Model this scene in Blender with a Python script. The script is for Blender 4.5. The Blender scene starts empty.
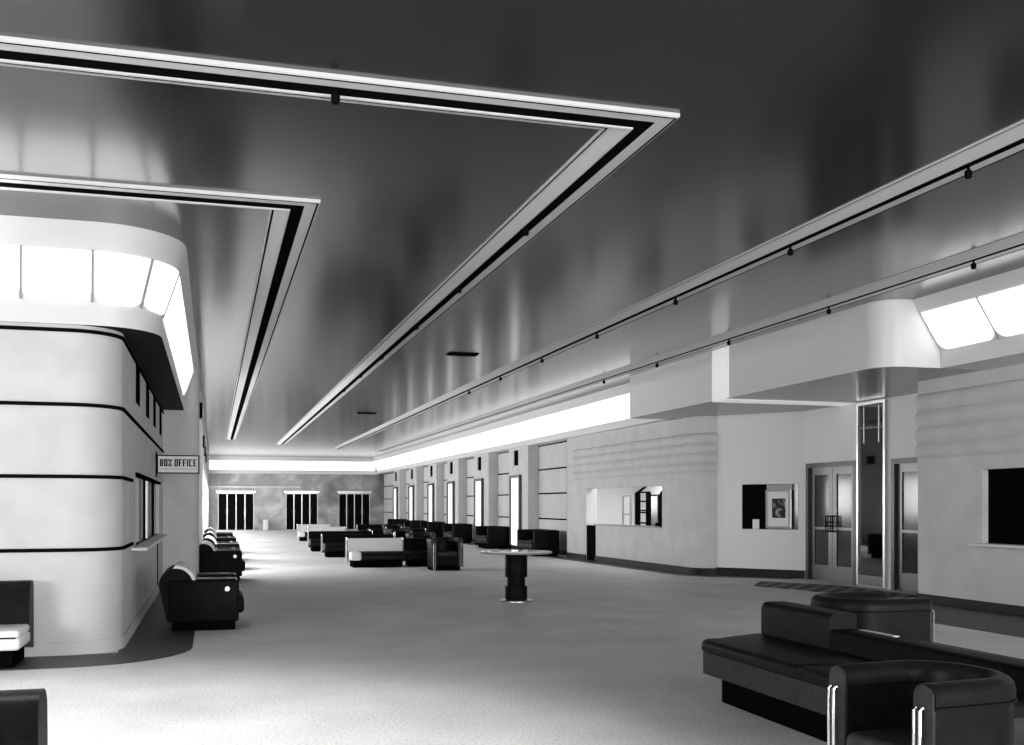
import bpy, bmesh, math, random
from mathutils import Vector, Matrix
random.seed(7)
PI = math.pi
SC = bpy.context.scene
COL = SC.collection
R = math.radians

# ------------------------------------------------------------------ materials
def mat(name, g, rough=0.6, metal=0.0, ior=1.45, emit=0.0, emit_g=1.0, noise=0.0, nscale=6.0, bump=0.0, bscale=120.0, trans=0.0, detail=4.0, coat=0.0, spec=None):
    m = bpy.data.materials.new(name); m.use_nodes = True
    nt = m.node_tree; b = nt.nodes['Principled BSDF']
    c = (g, g, g, 1)
    b.inputs['Base Color'].default_value = c
    b.inputs['Roughness'].default_value = rough
    b.inputs['Metallic'].default_value = metal
    b.inputs['IOR'].default_value = ior
    if coat: b.inputs['Coat Weight'].default_value = coat; b.inputs['Coat Roughness'].default_value = 0.08
    if spec is not None: b.inputs['Specular IOR Level'].default_value = spec
    if trans: b.inputs['Transmission Weight'].default_value = trans
    if emit:
        b.inputs['Emission Color'].default_value = (emit_g, emit_g, emit_g, 1)
        b.inputs['Emission Strength'].default_value = emit
    if noise or bump:
        tc = nt.nodes.new('ShaderNodeTexCoord')
    if noise:
        n = nt.nodes.new('ShaderNodeTexNoise'); n.inputs['Scale'].default_value = nscale; n.inputs['Detail'].default_value = detail
        nt.links.new(tc.outputs['Object'], n.inputs['Vector'])
        r = nt.nodes.new('ShaderNodeValToRGB')
        lo, hi = max(0, g*(1-noise)), min(1, g*(1+noise))
        r.color_ramp.elements[0].position = .3; r.color_ramp.elements[1].position = .7
        r.color_ramp.elements[0].color = (lo, lo, lo, 1); r.color_ramp.elements[1].color = (hi, hi, hi, 1)
        nt.links.new(n.outputs['Fac'], r.inputs['Fac']); nt.links.new(r.outputs['Color'], b.inputs['Base Color'])
    if bump:
        n2 = nt.nodes.new('ShaderNodeTexNoise'); n2.inputs['Scale'].default_value = bscale; n2.inputs['Detail'].default_value = 3
        nt.links.new(tc.outputs['Object'], n2.inputs['Vector'])
        bp = nt.nodes.new('ShaderNodeBump'); bp.inputs['Strength'].default_value = bump; bp.inputs['Distance'].default_value = .02
        nt.links.new(n2.outputs['Fac'], bp.inputs['Height']); nt.links.new(bp.outputs['Normal'], b.inputs['Normal'])
    return m

def floor_mat():
    m = bpy.data.materials.new('terrazzo'); m.use_nodes = True
    nt = m.node_tree; b = nt.nodes['Principled BSDF']; b.inputs['Roughness'].default_value = .55
    b.inputs['IOR'].default_value = 1.4
    tc = nt.nodes.new('ShaderNodeTexCoord')
    n1 = nt.nodes.new('ShaderNodeTexNoise'); n1.inputs['Scale'].default_value = 45; n1.inputs['Detail'].default_value = 6
    n2 = nt.nodes.new('ShaderNodeTexNoise'); n2.inputs['Scale'].default_value = 1.1; n2.inputs['Detail'].default_value = 5
    nt.links.new(tc.outputs['Object'], n1.inputs['Vector']); nt.links.new(tc.outputs['Object'], n2.inputs['Vector'])
    r1 = nt.nodes.new('ShaderNodeMapRange'); r1.inputs['From Min'].default_value = .3; r1.inputs['From Max'].default_value = .7
    r1.inputs['To Min'].default_value = .5; r1.inputs['To Max'].default_value = .8
    r2 = nt.nodes.new('ShaderNodeMapRange'); r2.inputs['From Min'].default_value = .3; r2.inputs['From Max'].default_value = .7
    r2.inputs['To Min'].default_value = .86; r2.inputs['To Max'].default_value = 1.08
    nt.links.new(n1.outputs['Fac'], r1.inputs['Value']); nt.links.new(n2.outputs['Fac'], r2.inputs['Value'])
    mu = nt.nodes.new('ShaderNodeMath'); mu.operation = 'MULTIPLY'
    nt.links.new(r1.outputs['Result'], mu.inputs[0]); nt.links.new(r2.outputs['Result'], mu.inputs[1])
    nt.links.new(mu.outputs[0], b.inputs['Base Color'])
    return m

def marble_mat():
    m = bpy.data.materials.new('marble'); m.use_nodes = True
    nt = m.node_tree; b = nt.nodes['Principled BSDF']; b.inputs['Roughness'].default_value = .22
    tc = nt.nodes.new('ShaderNodeTexCoord')
    n1 = nt.nodes.new('ShaderNodeTexNoise'); n1.inputs['Scale'].default_value = 1.0; n1.inputs['Detail'].default_value = 9; n1.inputs['Distortion'].default_value = .3
    nt.links.new(tc.outputs['Object'], n1.inputs['Vector'])
    r = nt.nodes.new('ShaderNodeValToRGB'); e = r.color_ramp.elements
    e[0].position = .3; e[0].color = (.12, .12, .12, 1); e[1].position = .72; e[1].color = (.5, .5, .5, 1)
    k = e.new(.5); k.color = (.26, .26, .26, 1)
    nt.links.new(n1.outputs['Fac'], r.inputs['Fac']); nt.links.new(r.outputs['Color'], b.inputs['Base Color'])
    return m

def picture_mat():
    m = bpy.data.materials.new('picture_print'); m.use_nodes = True
    nt = m.node_tree; b = nt.nodes['Principled BSDF']; b.inputs['Roughness'].default_value = .3
    tc = nt.nodes.new('ShaderNodeTexCoord')
    n1 = nt.nodes.new('ShaderNodeTexNoise'); n1.inputs['Scale'].default_value = 9; n1.inputs['Detail'].default_value = 2
    nt.links.new(tc.outputs['Object'], n1.inputs['Vector'])
    r = nt.nodes.new('ShaderNodeValToRGB'); e = r.color_ramp.elements
    e[0].position = .5; e[0].color = (.012, .012, .012, 1); e[1].position = .68; e[1].color = (.4, .4, .4, 1)
    nt.links.new(n1.outputs['Fac'], r.inputs['Fac']); nt.links.new(r.outputs['Color'], b.inputs['Base Color'])
    return m

def mat_pattern():
    m = bpy.data.materials.new('mat_weave'); m.use_nodes = True
    nt = m.node_tree; b = nt.nodes['Principled BSDF']; b.inputs['Roughness'].default_value = .9
    tc = nt.nodes.new('ShaderNodeTexCoord')
    w = nt.nodes.new('ShaderNodeTexChecker'); w.inputs['Scale'].default_value = 4.5
    w.inputs['Color1'].default_value = (.012,)*3+(1,); w.inputs['Color2'].default_value = (.2,)*3+(1,)
    nt.links.new(tc.outputs['Object'], w.inputs['Vector']); nt.links.new(w.outputs['Color'], b.inputs['Base Color'])
    return m

M = dict(
    floor=floor_mat(), marble=marble_mat(), picture=picture_mat(), weave=mat_pattern(),
    border=mat('dark_terrazzo', .05, .5, noise=.35, nscale=60),
    ceiling=mat('ceiling_gloss_paint', .018, .17, ior=1.66),
    plaster=mat('plaster', .55, .7, noise=.07, nscale=2.5, bump=.08, bscale=60),
    white=mat('white_paint', .74, .55),
    fascia=mat('fascia_paint', .66, .35),
    rib=mat('moulding_paint', .6, .45),
    soffit_dark=mat('dark_soffit_face', .012, .6, spec=.05),
    doormetal=mat('door_metal', .13, .32, metal=1.0),
    blackglass=mat('black_glass', .003, .5, spec=.0),
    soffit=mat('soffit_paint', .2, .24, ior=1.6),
    dark=mat('dark_recess', .004, .7, spec=.0),
    black=mat('black_paint', .005, .6, spec=.0),
    base=mat('baseboard_stone', .02, .5, spec=.2, noise=.4, nscale=9),
    leather=mat('dark_leather', .005, .48, spec=.05, noise=.35, nscale=14, bump=.06, bscale=90),
    leather_mid=mat('grey_leather', .028, .45, spec=.18, noise=.25, nscale=14, bump=.06, bscale=90),
    leather_soft=mat('worn_leather', .008, .42, spec=.09, noise=.3, nscale=12, bump=.06, bscale=90),
    leather_white=mat('white_leather', .72, .4, noise=.05, nscale=10),
    plinth=mat('plinth_black', .003, .7, spec=.0),
    piping=mat('piping_black', .004, .5, spec=.1),
    chrome=mat('chrome', .75, .12, metal=1.0),
    steel=mat('brushed_metal', .6, .28, metal=1.0),
    bronze=mat('bronze', .07, .35, metal=1.0),
    mirror=mat('dark_mirror', .13, .03, metal=1.0),
    glass=mat('dim_glass', .03, .12, ior=1.5, spec=.3),
    wood=mat('dark_polished_wood', .004, .35, spec=.04, ior=1.55, noise=.3, nscale=8),
    top=mat('polished_table_top', .25, .12, ior=1.6),
    paper=mat('paper', .8, .6),
    grey=mat('grey_paint', .3, .5),
    lamp=mat('frosted_lamp_glass', .8, .5, emit=1.0),
    lamp_far=mat('frosted_lamp_glass_far', .8, .5, emit=.68),
    lamp_strip=mat('frosted_strip_glass', .8, .4, emit=.75),
    lamp_band=mat('frosted_band_glass', .8, .35, emit=.22),
    door_dark=mat('dark_door_leaf', .004, .6, spec=.02),
    day=mat('daylit_door_glass', .8, .4, emit=1.0),
    sign=mat('sign_face', .78, .5),
)

# ------------------------------------------------------------------ geometry helpers
class MB:
    def __init__(s): s.bm = bmesh.new()
    def box(s, x0, x1, y0, y1, z0, z1, bev=0.0, seg=3, mtx=None):
        b = bmesh.new(); bmesh.ops.create_cube(b, size=1)
        for v in b.verts:
            v.co = Vector(((x0+x1)/2+v.co.x*(x1-x0), (y0+y1)/2+v.co.y*(y1-y0), (z0+z1)/2+v.co.z*(z1-z0)))
        if bev: bmesh.ops.bevel(b, geom=b.edges[:], offset=bev, segments=seg, affect='EDGES', profile=.5)
        return s.add(b, mtx)
    def add(s, b, mtx=None):
        if mtx is not None: b.transform(mtx)
        me = bpy.data.meshes.new('tmp'); b.to_mesh(me); b.free(); s.bm.from_mesh(me); bpy.data.meshes.remove(me)
        return s
    def lathe(s, prof, n=40, c=(0, 0, 0)):
        rings = []
        for r, z in prof:
            rings.append([s.bm.verts.new((c[0]+max(r, 1e-4)*math.cos(2*PI*k/n), c[1]+max(r, 1e-4)*math.sin(2*PI*k/n), c[2]+z)) for k in range(n)])
        for a, b in zip(rings, rings[1:]):
            for k in range(n): s.bm.faces.new((a[k], a[(k+1) % n], b[(k+1) % n], b[k]))
        s.bm.faces.new(rings[0][::-1]); s.bm.faces.new(rings[-1])
        return s
    def tube(s, pts, r, n=10):
        pts = [Vector(p) for p in pts]; prev = None; rings = []
        for i, p in enumerate(pts):
            if i == 0: t = pts[1]-p
            elif i == len(pts)-1: t = p-pts[i-1]
            else: t = (pts[i+1]-p).normalized()+(p-pts[i-1]).normalized()
            t.normalize()
            if prev is None:
                a = Vector((0, 0, 1)) if abs(t.z) < .9 else Vector((1, 0, 0)); u = t.cross(a).normalized()
            else: u = (prev-t*prev.dot(t)).normalized()
            prev = u; w = t.cross(u)
            rings.append([s.bm.verts.new(p+r*(math.cos(2*PI*k/n)*u+math.sin(2*PI*k/n)*w)) for k in range(n)])
        for a, b in zip(rings, rings[1:]):
            for k in range(n): s.bm.faces.new((a[k], a[(k+1) % n], b[(k+1) % n], b[k]))
        s.bm.faces.new(rings[0][::-1]); s.bm.faces.new(rings[-1])
        return s
    def prism(s, poly, axis, a, b):
        """poly: 2D points; axis x: (y,z); y: (x,z); z: (x,y)"""
        def P(p, t):
            return {'x': (t, p[0], p[1]), 'y': (p[0], t, p[1]), 'z': (p[0], p[1], t)}[axis]
        v0 = [s.bm.verts.new(P(p, a)) for p in poly]; v1 = [s.bm.verts.new(P(p, b)) for p in poly]
        s.bm.faces.new(v0); s.bm.faces.new(v1[::-1]); n = len(poly)
        for k in range(n): s.bm.faces.new((v0[k], v0[(k+1) % n], v1[(k+1) % n], v1[k]))
        return s
    def sweep(s, path, prof, closed_prof=True):
        """path: 2D plan points; prof: (offset to the left of travel, z)"""
        rings = []; P = [Vector(p) for p in path]
        for i, p in enumerate(P):
            if i == 0: d = (P[1]-p).normalized(); k = 1
            elif i == len(P)-1: d = (p-P[i-1]).normalized(); k = 1
            else:
                a = (p-P[i-1]).normalized(); b = (P[i+1]-p).normalized(); d = (a+b).normalized(); k = 1/max(.3, d.dot(b))
            nrm = Vector((-d.y, d.x))*k
            rings.append([s.bm.verts.new((p.x+nrm.x*o, p.y+nrm.y*o, z)) for o, z in prof])
        m = len(prof)
        for a, b in zip(rings, rings[1:]):
            for k in range(m if closed_prof else m-1): s.bm.faces.new((a[k], b[k], b[(k+1) % m], a[(k+1) % m]))
        if closed_prof:
            s.bm.faces.new(rings[0]); s.bm.faces.new(rings[-1][::-1])
        return s
    def quadstrip(s, lower, upper):
        a = [s.bm.verts.new(p) for p in lower]; b = [s.bm.verts.new(p) for p in upper]
        for k in range(len(a)-1): s.bm.faces.new((a[k], a[k+1], b[k+1], b[k]))
        return s
    def build(s, name, m, parent=None, smooth=True, ang=40, normals=True):
        bm = s.bm
        if normals: bmesh.ops.recalc_face_normals(bm, faces=bm.faces[:])
        me = bpy.data.meshes.new(name); bm.to_mesh(me); bm.free()
        if smooth:
            for p in me.polygons: p.use_smooth = True
            try: me.set_sharp_from_angle(angle=R(ang))
            except Exception: pass
        o = bpy.data.objects.new(name, me); COL.objects.link(o)
        me.materials.append(M[m] if isinstance(m, str) else m)
        if parent is not None: o.parent = parent
        return o

def tag(o, label, cat, group=None):
    o['label'] = label; o['category'] = cat
    if group: o['group'] = group
    return o
def struct(o): o['kind'] = 'structure'; return o
def thing(name, label, cat, loc=(0, 0, 0), rz=0, group=None):
    o = bpy.data.objects.new(name, None); COL.objects.link(o); o.location = loc; o.rotation_euler = (0, 0, rz)
    o.empty_display_size = .2
    return tag(o, label, cat, group)
def copy_tree(o, parent=None):
    c = o.copy(); COL.objects.link(c)
    if parent is not None: c.parent = parent
    for ch in [k for k in bpy.data.objects if k.parent == o]: copy_tree(ch, c)
    return c
def place(proto, used, loc, rz, label, group=None):
    """first call moves the prototype, later calls copy it"""
    o = proto if not used else copy_tree(proto)
    used.append(1)
    o.location = loc; o.rotation_euler = (0, 0, rz); o['label'] = label; o.scale = (1, 1, 1)
    if group: o['group'] = group
    return o
def arc(cx, cy, r, a0, a1, n=10):
    return [(cx+r*math.cos(R(a0+(a1-a0)*k/n)), cy+r*math.sin(R(a0+(a1-a0)*k/n))) for k in range(n+1)]

CZ = 4.20      # ceiling
SZ = 3.30      # soffit / wall top
# ------------------------------------------------------------------ floor, ceiling
f = MB(); f.box(-13, 13, -9, 62.5, -.2, 0); struct(f.build('floor', 'floor', smooth=False))
c = MB(); c.box(-13, 13, -9, 63, CZ, CZ+.2); struct(c.build('ceiling', 'ceiling', smooth=False))

# dark terrazzo borders let into the floor
b = MB()
pb = [(-9, 9.95), (-1.3, 9.95)] + arc(-1.3, 11.05, 1.1, -90, 0, 10) + [(-.2, 19.6), (-.9, 19.6), (-.9, 10.8), (-9, 10.8)]
b.prism(pb, 'z', -.05, .004); struct(b.build('trim_1', 'border', smooth=False))
b = MB()
b.prism([(8.5, -3.9), (8.5, 12.2), (9.2, 13.1), (10.2, 13.1), (10.2, -3.9)], 'z', -.05, .004); struct(b.build('trim_2', 'border', smooth=False))
b = MB()
b.prism([(8.95, 61.4), (8.95, 27.0), (9.2, 19.6), (9.6, 18.95), (10.8, 17.95), (11.2, 18.1), (10.05, 19.5), (9.62, 20.1), (9.46, 27.2), (9.46, 61.4)], 'z', -.05, .004)
struct(b.build('trim_3', 'border', smooth=False))

# ------------------------------------------------------------------ ceiling mouldings (two ribs with a groove)
def moulding(name, path, cross=False):
    g = MB()
    g.sweep(path, [(0, CZ), (0, CZ-.026), (.012, CZ-.032), (.13, CZ-.032), (.13, CZ)])
    g.sweep(path, [(.25, CZ), (.25, CZ-.05), (.27, CZ-.052), (.385, CZ-.004), (.385, CZ)])
    g.sweep(path, [(.405, CZ), (.405, CZ-.012), (.425, CZ-.012), (.425, CZ)])
    d = MB(); d.sweep(path, [(.129, CZ), (.129, CZ-.031), (.251, CZ-.038), (.251, CZ)]); d.sweep(path, [(.384, CZ), (.384, CZ-.005), (.406, CZ-.005), (.406, CZ)])
    d.sweep(path, [(.014, CZ-.03), (.014, CZ-.034), (.03, CZ-.034), (.03, CZ-.03)])
    o = struct(g.build(name, 'rib', smooth=False)); d.build('groove', 'black', o, smooth=False); return o
moulding('trim_4', [(-8.8, 6.66), (3.15, 6.66), (3.15, 47.5)], True)
moulding('trim_5', [(-8.8, 9.44), (.93, 9.44), (.93, 44.5)], True)
moulding('trim_6', [(5.98, -3.9), (5.98, 50.5)])
moulding('trim_7', [(8.28, -3.9), (8.28, 52.5)])

# small dark fittings hanging under the mouldings, every 2.82 m
fit = thing('ceiling_fitting', 'x', 'ceiling fitting')
g = MB(); g.lathe([(.035, 0), (.035, -.02), (.012, -.022), (.012, -.06)], 12); g.build('mounting', 'black', fit)
g = MB(); g.lathe([(.02, -.06), (.03, -.07), (.03, -.11), (.022, -.125)], 12); g.build('nozzle', 'black', fit)
used = []
runs = [(2.93, [9.66, 12.5, 15.3, 18.6, 21.4, 24.2], 'small dark fitting hanging under the moulding that runs down the middle of the ceiling'),
        (5.83, [6.98, 9.65, 12.46, 15.35, 18.2, 21.07, 23.86], 'small dark fitting hanging under the long moulding beside the bulkhead'),
        (8.13, [8.86, 9.65, 12.47, 15.34, 18.2, 20.99], 'small dark fitting hanging under the moulding nearest the right wall lights'),
        (.72, [12.5, 15.3], 'small dark fitting hanging under the innermost moulding on the ceiling')]
for x, ys, lab in runs:
    for y in ys: place(fit, used, (x, y, CZ), 0, lab, 'fittings under a ceiling moulding: ' + lab[42:])
place(fit, used, (.77, 6.83, CZ), 0, 'small dark fitting under the outer moulding that crosses the dark near ceiling')
for x, y, lab in ((4.37, 18.38, 'dark slotted air vent flush in the ceiling, the larger nearer one'), (4.42, 30.95, 'dark slotted air vent flush in the ceiling, the smaller farther one')):
    v = thing('ceiling_vent', lab, 'air vent', (x, y, CZ))
    g = MB(); g.box(-.28, .28, -.13, .13, -.012, .0); g.build('backing', 'dark', v, smooth=False)
    g = MB()
    for k in range(6): g.box(-.26, .26, -.11+k*.04, -.09+k*.04, -.025, -.012)
    g.build('slats', 'black', v, smooth=False)

# ------------------------------------------------------------------ cove lights
def resample(poly, n):
    P = [Vector(p) for p in poly]; L = [0]
    for a, b_ in zip(P, P[1:]): L.append(L[-1]+(b_-a).length)
    out = []
    for k in range(n+1):
        t = L[-1]*k/n; i = 0
        while i < len(L)-2 and L[i+1] < t: i += 1
        d = L[i+1]-L[i]; out.append(P[i].lerp(P[i+1], (t-L[i])/d if d else 0))
    return out
def lens(low, up, off, r0=.12, round0=True, round1=True, n=16):
    """glass panel between two 3D polylines (same direction), bottom corners rounded, set off the backing"""
    N = n; A = resample(low, N); B = resample(up, N)
    Lw = sum((A[k+1]-A[k]).length for k in range(N)); lo = []; hi = []
    ss = sorted(set([k/N for k in range(N+1)] + ([r0/Lw*q for q in (.05, .15, .3, .5, .75)] if round0 else []) + ([1-r0/Lw*q for q in (.05, .15, .3, .5, .75)] if round1 else [])))
    def at(P, s):
        k = min(N-1, int(s*N)); return P[k].lerp(P[k+1], s*N-k)
    for s_ in ss:
        a, b_ = at(A, s_), at(B, s_); h = (b_-a).length
        d = min(s_*Lw if round0 else 9, (1-s_)*Lw if round1 else 9)
        t = 0
        if d < r0: t = (r0-math.sqrt(max(0, r0*r0-(r0-d)**2)))/h
        lo.append(a.lerp(b_, t)); hi.append(b_)
    # outward normals (towards the hall) give the panel thickness
    g = MB(); lo2 = []; hi2 = []
    for k in range(len(lo)):
        k0, k1 = max(0, k-1), min(len(lo)-1, k+1)
        n_ = (hi[k1]-hi[k0]).cross(hi[k]-lo[k]).normalized()*off
        lo2.append(lo[k]+n_); hi2.append(hi[k]+n_)
    g.quadstrip(lo2, hi2); g.quadstrip(lo2, lo); g.quadstrip(hi2, hi)
    for k in (0, -1):
        g.bm.faces.new([g.bm.verts.new(p) for p in (lo[k], hi[k], hi2[k], lo2[k])])
    bmesh.ops.remove_doubles(g.bm, verts=g.bm.verts[:], dist=1e-5)
    return g

def lerp3(a, b_, t): return tuple(a[i]+(b_[i]-a[i])*t for i in range(3))
# -- canopy over the box office
cl = thing('cove_light', 'curved cove of frosted light panels running round the top of the box office', 'cove light', (-1.2, 10.8, 3.18))
def loc(o, parent): o.parent = parent; o.matrix_parent_inverse = Matrix.Translation(-Vector(parent.location)); return o
def build_in(g, name, m, parent, **k): return loc(g.build(name, m, None, **k), parent)
corner_lo = arc(-1.12, 11.37, .61, -90, 0, 12)
corner_up = arc(-1.12, 11.63, .85, -90, 0, 12)
low_path = [(-8.8, 10.76)] + corner_lo + [(-.51, 19.95)]
up_path = [(-8.8, 10.78)] + corner_up + [(-.27, 19.95)]
FZ0, FZ1, PZ0, PZ1 = 3.19, 3.40, 3.41, 3.91
g = MB()
def loft(g, rows):
    rv = [[g.bm.verts.new(p) for p in r] for r in rows]
    for a, b_ in zip(rv, rv[1:]):
        for k in range(len(a)-1): g.bm.faces.new((a[k], a[k+1], b_[k+1], b_[k]))
mid = lambda t: [tuple(a[i]+(b_[i]-a[i])*t for i in range(2)) for a, b_ in zip(low_path, up_path)]
tz = lambda z: (z-FZ1)/(CZ-FZ1)
rows = [[(p[0]-0, p[1], FZ0) for p in low_path], [(p[0], p[1], FZ1) for p in low_path], [(p[0], p[1], CZ) for p in up_path]]
inner = [(-8.8, 11.4)] + [(-1.3, 11.4)]*1 + [(-.95, 11.75)]*12 + [(-.95, 19.95)]
rows = [[(p[0], p[1], FZ0) for p in inner]] + rows + [[(p[0], p[1], CZ) for p in inner]]
loft(g, rows)
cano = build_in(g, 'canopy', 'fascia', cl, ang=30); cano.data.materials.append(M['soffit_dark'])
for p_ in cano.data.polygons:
    if abs(p_.normal.z) > .9 and p_.center.z < 3.3: p_.material_index = 1  # near-black colour on the canopy underside only
def pt_low(i): return low_path[i]
# panels along the front (x from -8.8 to -1.12) then round the corner, then the side
def seg(x0, x1):
    lo = [(x0, 10.76, PZ0), (x1, 10.76, PZ0)]
    t1 = tz(PZ1); up = [(x0, 10.76+.02*t1, PZ1), (x1, 10.76+.02*t1, PZ1)]
    return lo, up
xs = [-7.0, -6.35, -5.7, -5.05, -4.4, -3.72, -3.06, -2.4, -1.755, -1.12]
for a, b_ in zip(xs, xs[1:]):
    lo, up = seg(a+.012, b_-.012); build_in(lens(lo, up, .015), 'light_panel', 'lamp', cl, normals=True)
    g = MB(); g.tube([(b_, 10.745, FZ1+.01), (b_, 10.76, PZ1+.01)], .012, 6); build_in(g, 'divider', 'grey', cl)
def corner_seg(a0, a1):
    la = arc(-1.12, 11.37, .61, a0, a1, 12); ua = arc(-1.12, 11.63, .85, a0, a1, 12); t1 = tz(PZ1)
    lo = [(p[0], p[1], PZ0) for p in la]; up = [(p[0]+(q[0]-p[0])*t1, p[1]+(q[1]-p[1])*t1, PZ1) for p, q in zip(la, ua)]
    return lo, up
for a0, a1 in ((-88.5, -46), (-44, -1)):
    lo, up = corner_seg(a0, a1); build_in(lens(lo, up, .015), 'light_panel', 'lamp', cl)
    g = MB(); g.tube([lo[-1], up[-1]], .026, 6); build_in(g, 'divider', 'grey', cl)
t1 = tz(PZ1); xu = -.51+.24*t1
lo = [(-.51, 11.42, PZ0), (-.51, 19.55, PZ0)]; up = [(xu, 11.66, PZ1), (xu, 19.9, PZ1)]
build_in(lens(lo, up, .015, r0=.25), 'light_panel', 'lamp', cl)

# -- near right wall cove
A_, B_, C_, D_ = (9.0, CZ), (9.116, 4.025), (9.45, 3.52), (9.45, 3.30)
cl = thing('cove_light', 'cove of big frosted light panels with rounded corners above the ribbed near right wall', 'cove light', (9.9, 6, 3.36))
g = MB(); g.prism([A_, C_, D_, (10.14, 3.30), (10.14, CZ)], 'y', -3.9, 11.84); build_in(g, 'canopy', 'fascia', cl, smooth=False)
yy = [11.82, 10.75, 9.08, 7.4, 5.7, 4.0, 2.3, .6, -1.1]
for a, b_ in zip(yy, yy[1:]):
    lo = [(9.44, a-.015, 3.54), (9.44, b_+.015, 3.54)]; up = [(9.116, a-.015, 4.025), (9.116, b_+.015, 4.025)]
    build_in(lens(lo, up, .015, r0=.16), 'light_panel', 'lamp', cl)
    g = MB(); g.tube([(9.44, b_, 3.53), (9.10, b_, 4.03)], .014, 6); build_in(g, 'divider', 'grey', cl)
# -- alcove wall cove
cl = thing('cove_light', 'long unbroken cove light above the pilasters of the far right wall', 'cove light', (9.4, 40, 3.36))
g = MB(); g.prism([A_, (9.36, 3.46), (9.36, SZ), (9.9, SZ), (9.9, CZ)], 'y', 20.4, 61.5); build_in(g, 'canopy', 'fascia', cl, smooth=False)
for a, b_ in ((20.5, 34), (34.02, 47.5), (47.52, 60.9)):
    lo = [(9.36, b_, 3.48), (9.36, a, 3.48)]; up = [(9.10, b_, 3.99), (9.10, a, 3.99)]
    build_in(lens(lo, up, .012, r0=.05), 'light_panel', 'lamp_far', cl)
# -- back wall cove
cl = thing('cove_light', 'wide cove light across the hall above the far marble wall', 'cove light', (4.5, 61.2, 3.3))
g = MB(); g.prism([(60.7, CZ), (61.2, 3.45), (61.2, 3.25), (61.6, 3.25), (61.6, CZ)], 'x', -.3, 9.4); build_in(g, 'canopy', 'fascia', cl, smooth=False)
for a, b_ in ((-.2, 4.5), (4.52, 9.2)):
    lo = [(a, 61.2, 3.47), (b_, 61.2, 3.47)]; up = [(a, 60.85, 3.99), (b_, 60.85, 3.99)]
    build_in(lens(lo, up, .012, r0=.05), 'light_panel', 'lamp_far', cl)

# ------------------------------------------------------------------ bulkhead over the entrance recess
g = MB()
bp = [(8.55, 20.55), (8.55, 12.22)] + arc(8.92, 12.22, .37, 180, 266, 10) + [(9.5, 11.85), (10.14, 11.85), (10.14, 13.24), (11.6, 13.24), (11.6, 20.55)]
g.prism(bp, 'z', 3.30, CZ)
bulk = struct(g.build('wall_bulkhead', 'fascia', ang=30))
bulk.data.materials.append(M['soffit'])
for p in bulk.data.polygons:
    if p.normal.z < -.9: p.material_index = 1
g = MB(); g.box(8.538, 8.55, 16.13, 16.74, 3.302, 4.195); g.build('light_band', 'lamp_band', bulk, smooth=False)['label'] = 'upright frosted glass light band'
g = MB(); g.box(8.56, 11.18, 16.3, 16.78, 3.285, 3.30); g.build('light_band', 'lamp_band', bulk, smooth=False)['label'] = 'frosted glass light band under the bulkhead'

# ------------------------------------------------------------------ right hand walls
g = MB()      # near wall with a hole for the ticket window
X0, X1 = 10.15, 10.4
g.box(X0, X1, 11.88, 13.23, 0, 3.30); g.box(X0, X1, 9.3, 11.88, 0, .92); g.box(X0, X1, 9.3, 11.88, 1.94, 3.30); g.box(X0, X1, -4, 9.3, 0, 3.30)
g.box(X1, 11.4, 13.05, 13.23, 0, 3.30)
wn = struct(g.build('wall_right', 'plaster', smooth=False))
def rib_profile(x, out, z0, z1, n):
    """scalloped ribs: list of (offset, z)"""
    pr = [(0, z0)]
    h = (z1-z0)/n
    for k in range(n):
        for q in range(1, 9):
            t = q/8; pr.append((out*math.sin(PI*t)**.7 if 0 < t < 1 else .002, z0+h*(k+t)))
    pr.append((0, z1)); return pr
g = MB(); g.sweep([(X0+.001, 13.23), (X0+.001, -4)], [(-o, z) for o, z in rib_profile(0, .055, 2.13, 3.10, 4)])
struct(g.build('trim_8', 'plaster', ang=60))
g = MB(); g.box(X0-.03, X0, -4, 13.23, 0, .13, .008, 1); struct(g.build('baseboard_right', 'base', smooth=False))
# ticket window in the near wall
w = MB(); w.box(X1-.04, X1+.02, 9.25, 11.93, .9, 1.96); wo = struct(w.build('window_1', 'dark', smooth=False))
g = MB()
for yy_ in (9.3, 10.58, 11.85): g.box(X0+.1, X0+.14, yy_, yy_+.03, .92, 1.94)
g.box(X0+.1, X0+.14, 9.3, 11.88, 1.91, 1.94); g.build('window_frame', 'black', wo, smooth=False)
g = MB(); g.box(X0+.115, X0+.125, 9.3, 11.88, .92, 1.94); g.build('window_pane', 'blackglass', wo, smooth=False)
g = MB(); g.box(X0-.16, X0+.2, 9.1, 11.98, .885, .925, .01, 2); tag(g.build('window_ledge', 'white'), 'pale narrow ledge under the black opening in the near right wall', 'ledge')

# entrance recess: slanted poster wall and door wall
p, q = Vector((10.05, 19.45)), Vector((11.2, 18.0)); e = (q-p).normalized(); nrm = Vector((e.y, -e.x))   # nrm faces away from the hall?
if nrm.x > 0: nrm = -nrm
L = (q-p).length
ang = math.atan2(e.y, e.x)
def frame2(o2, ang): return Matrix.Translation((o2.x, o2.y, 0)) @ Matrix.Rotation(ang, 4, 'Z')
FM = frame2(p, ang)       # local x along the wall, local -y towards ... checked below
side = 1 if (FM.to_3x3() @ Vector((0, 1, 0))).to_2d().dot(nrm) > 0 else -1   # side*y = into the hall
def wbox(g, x0, x1, d0, d1, z0, z1, bev=0): # d positive into the hall
    a, b_ = sorted((side*d0, side*d1)); g.box(x0, x1, a, b_, z0, z1, bev, 2, FM)
g = MB(); s0, s1 = .29*L, .925*L
wbox(g, -.3, s0, -.25, 0, 0, SZ); wbox(g, s1, L+.05, -.25, 0, 0, SZ); wbox(g, s0, s1, -.25, 0, 0, .96); wbox(g, s0, s1, -.25, 0, 1.87, SZ)
struct(g.build('wall_entrance', 'white', smooth=False))
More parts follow.
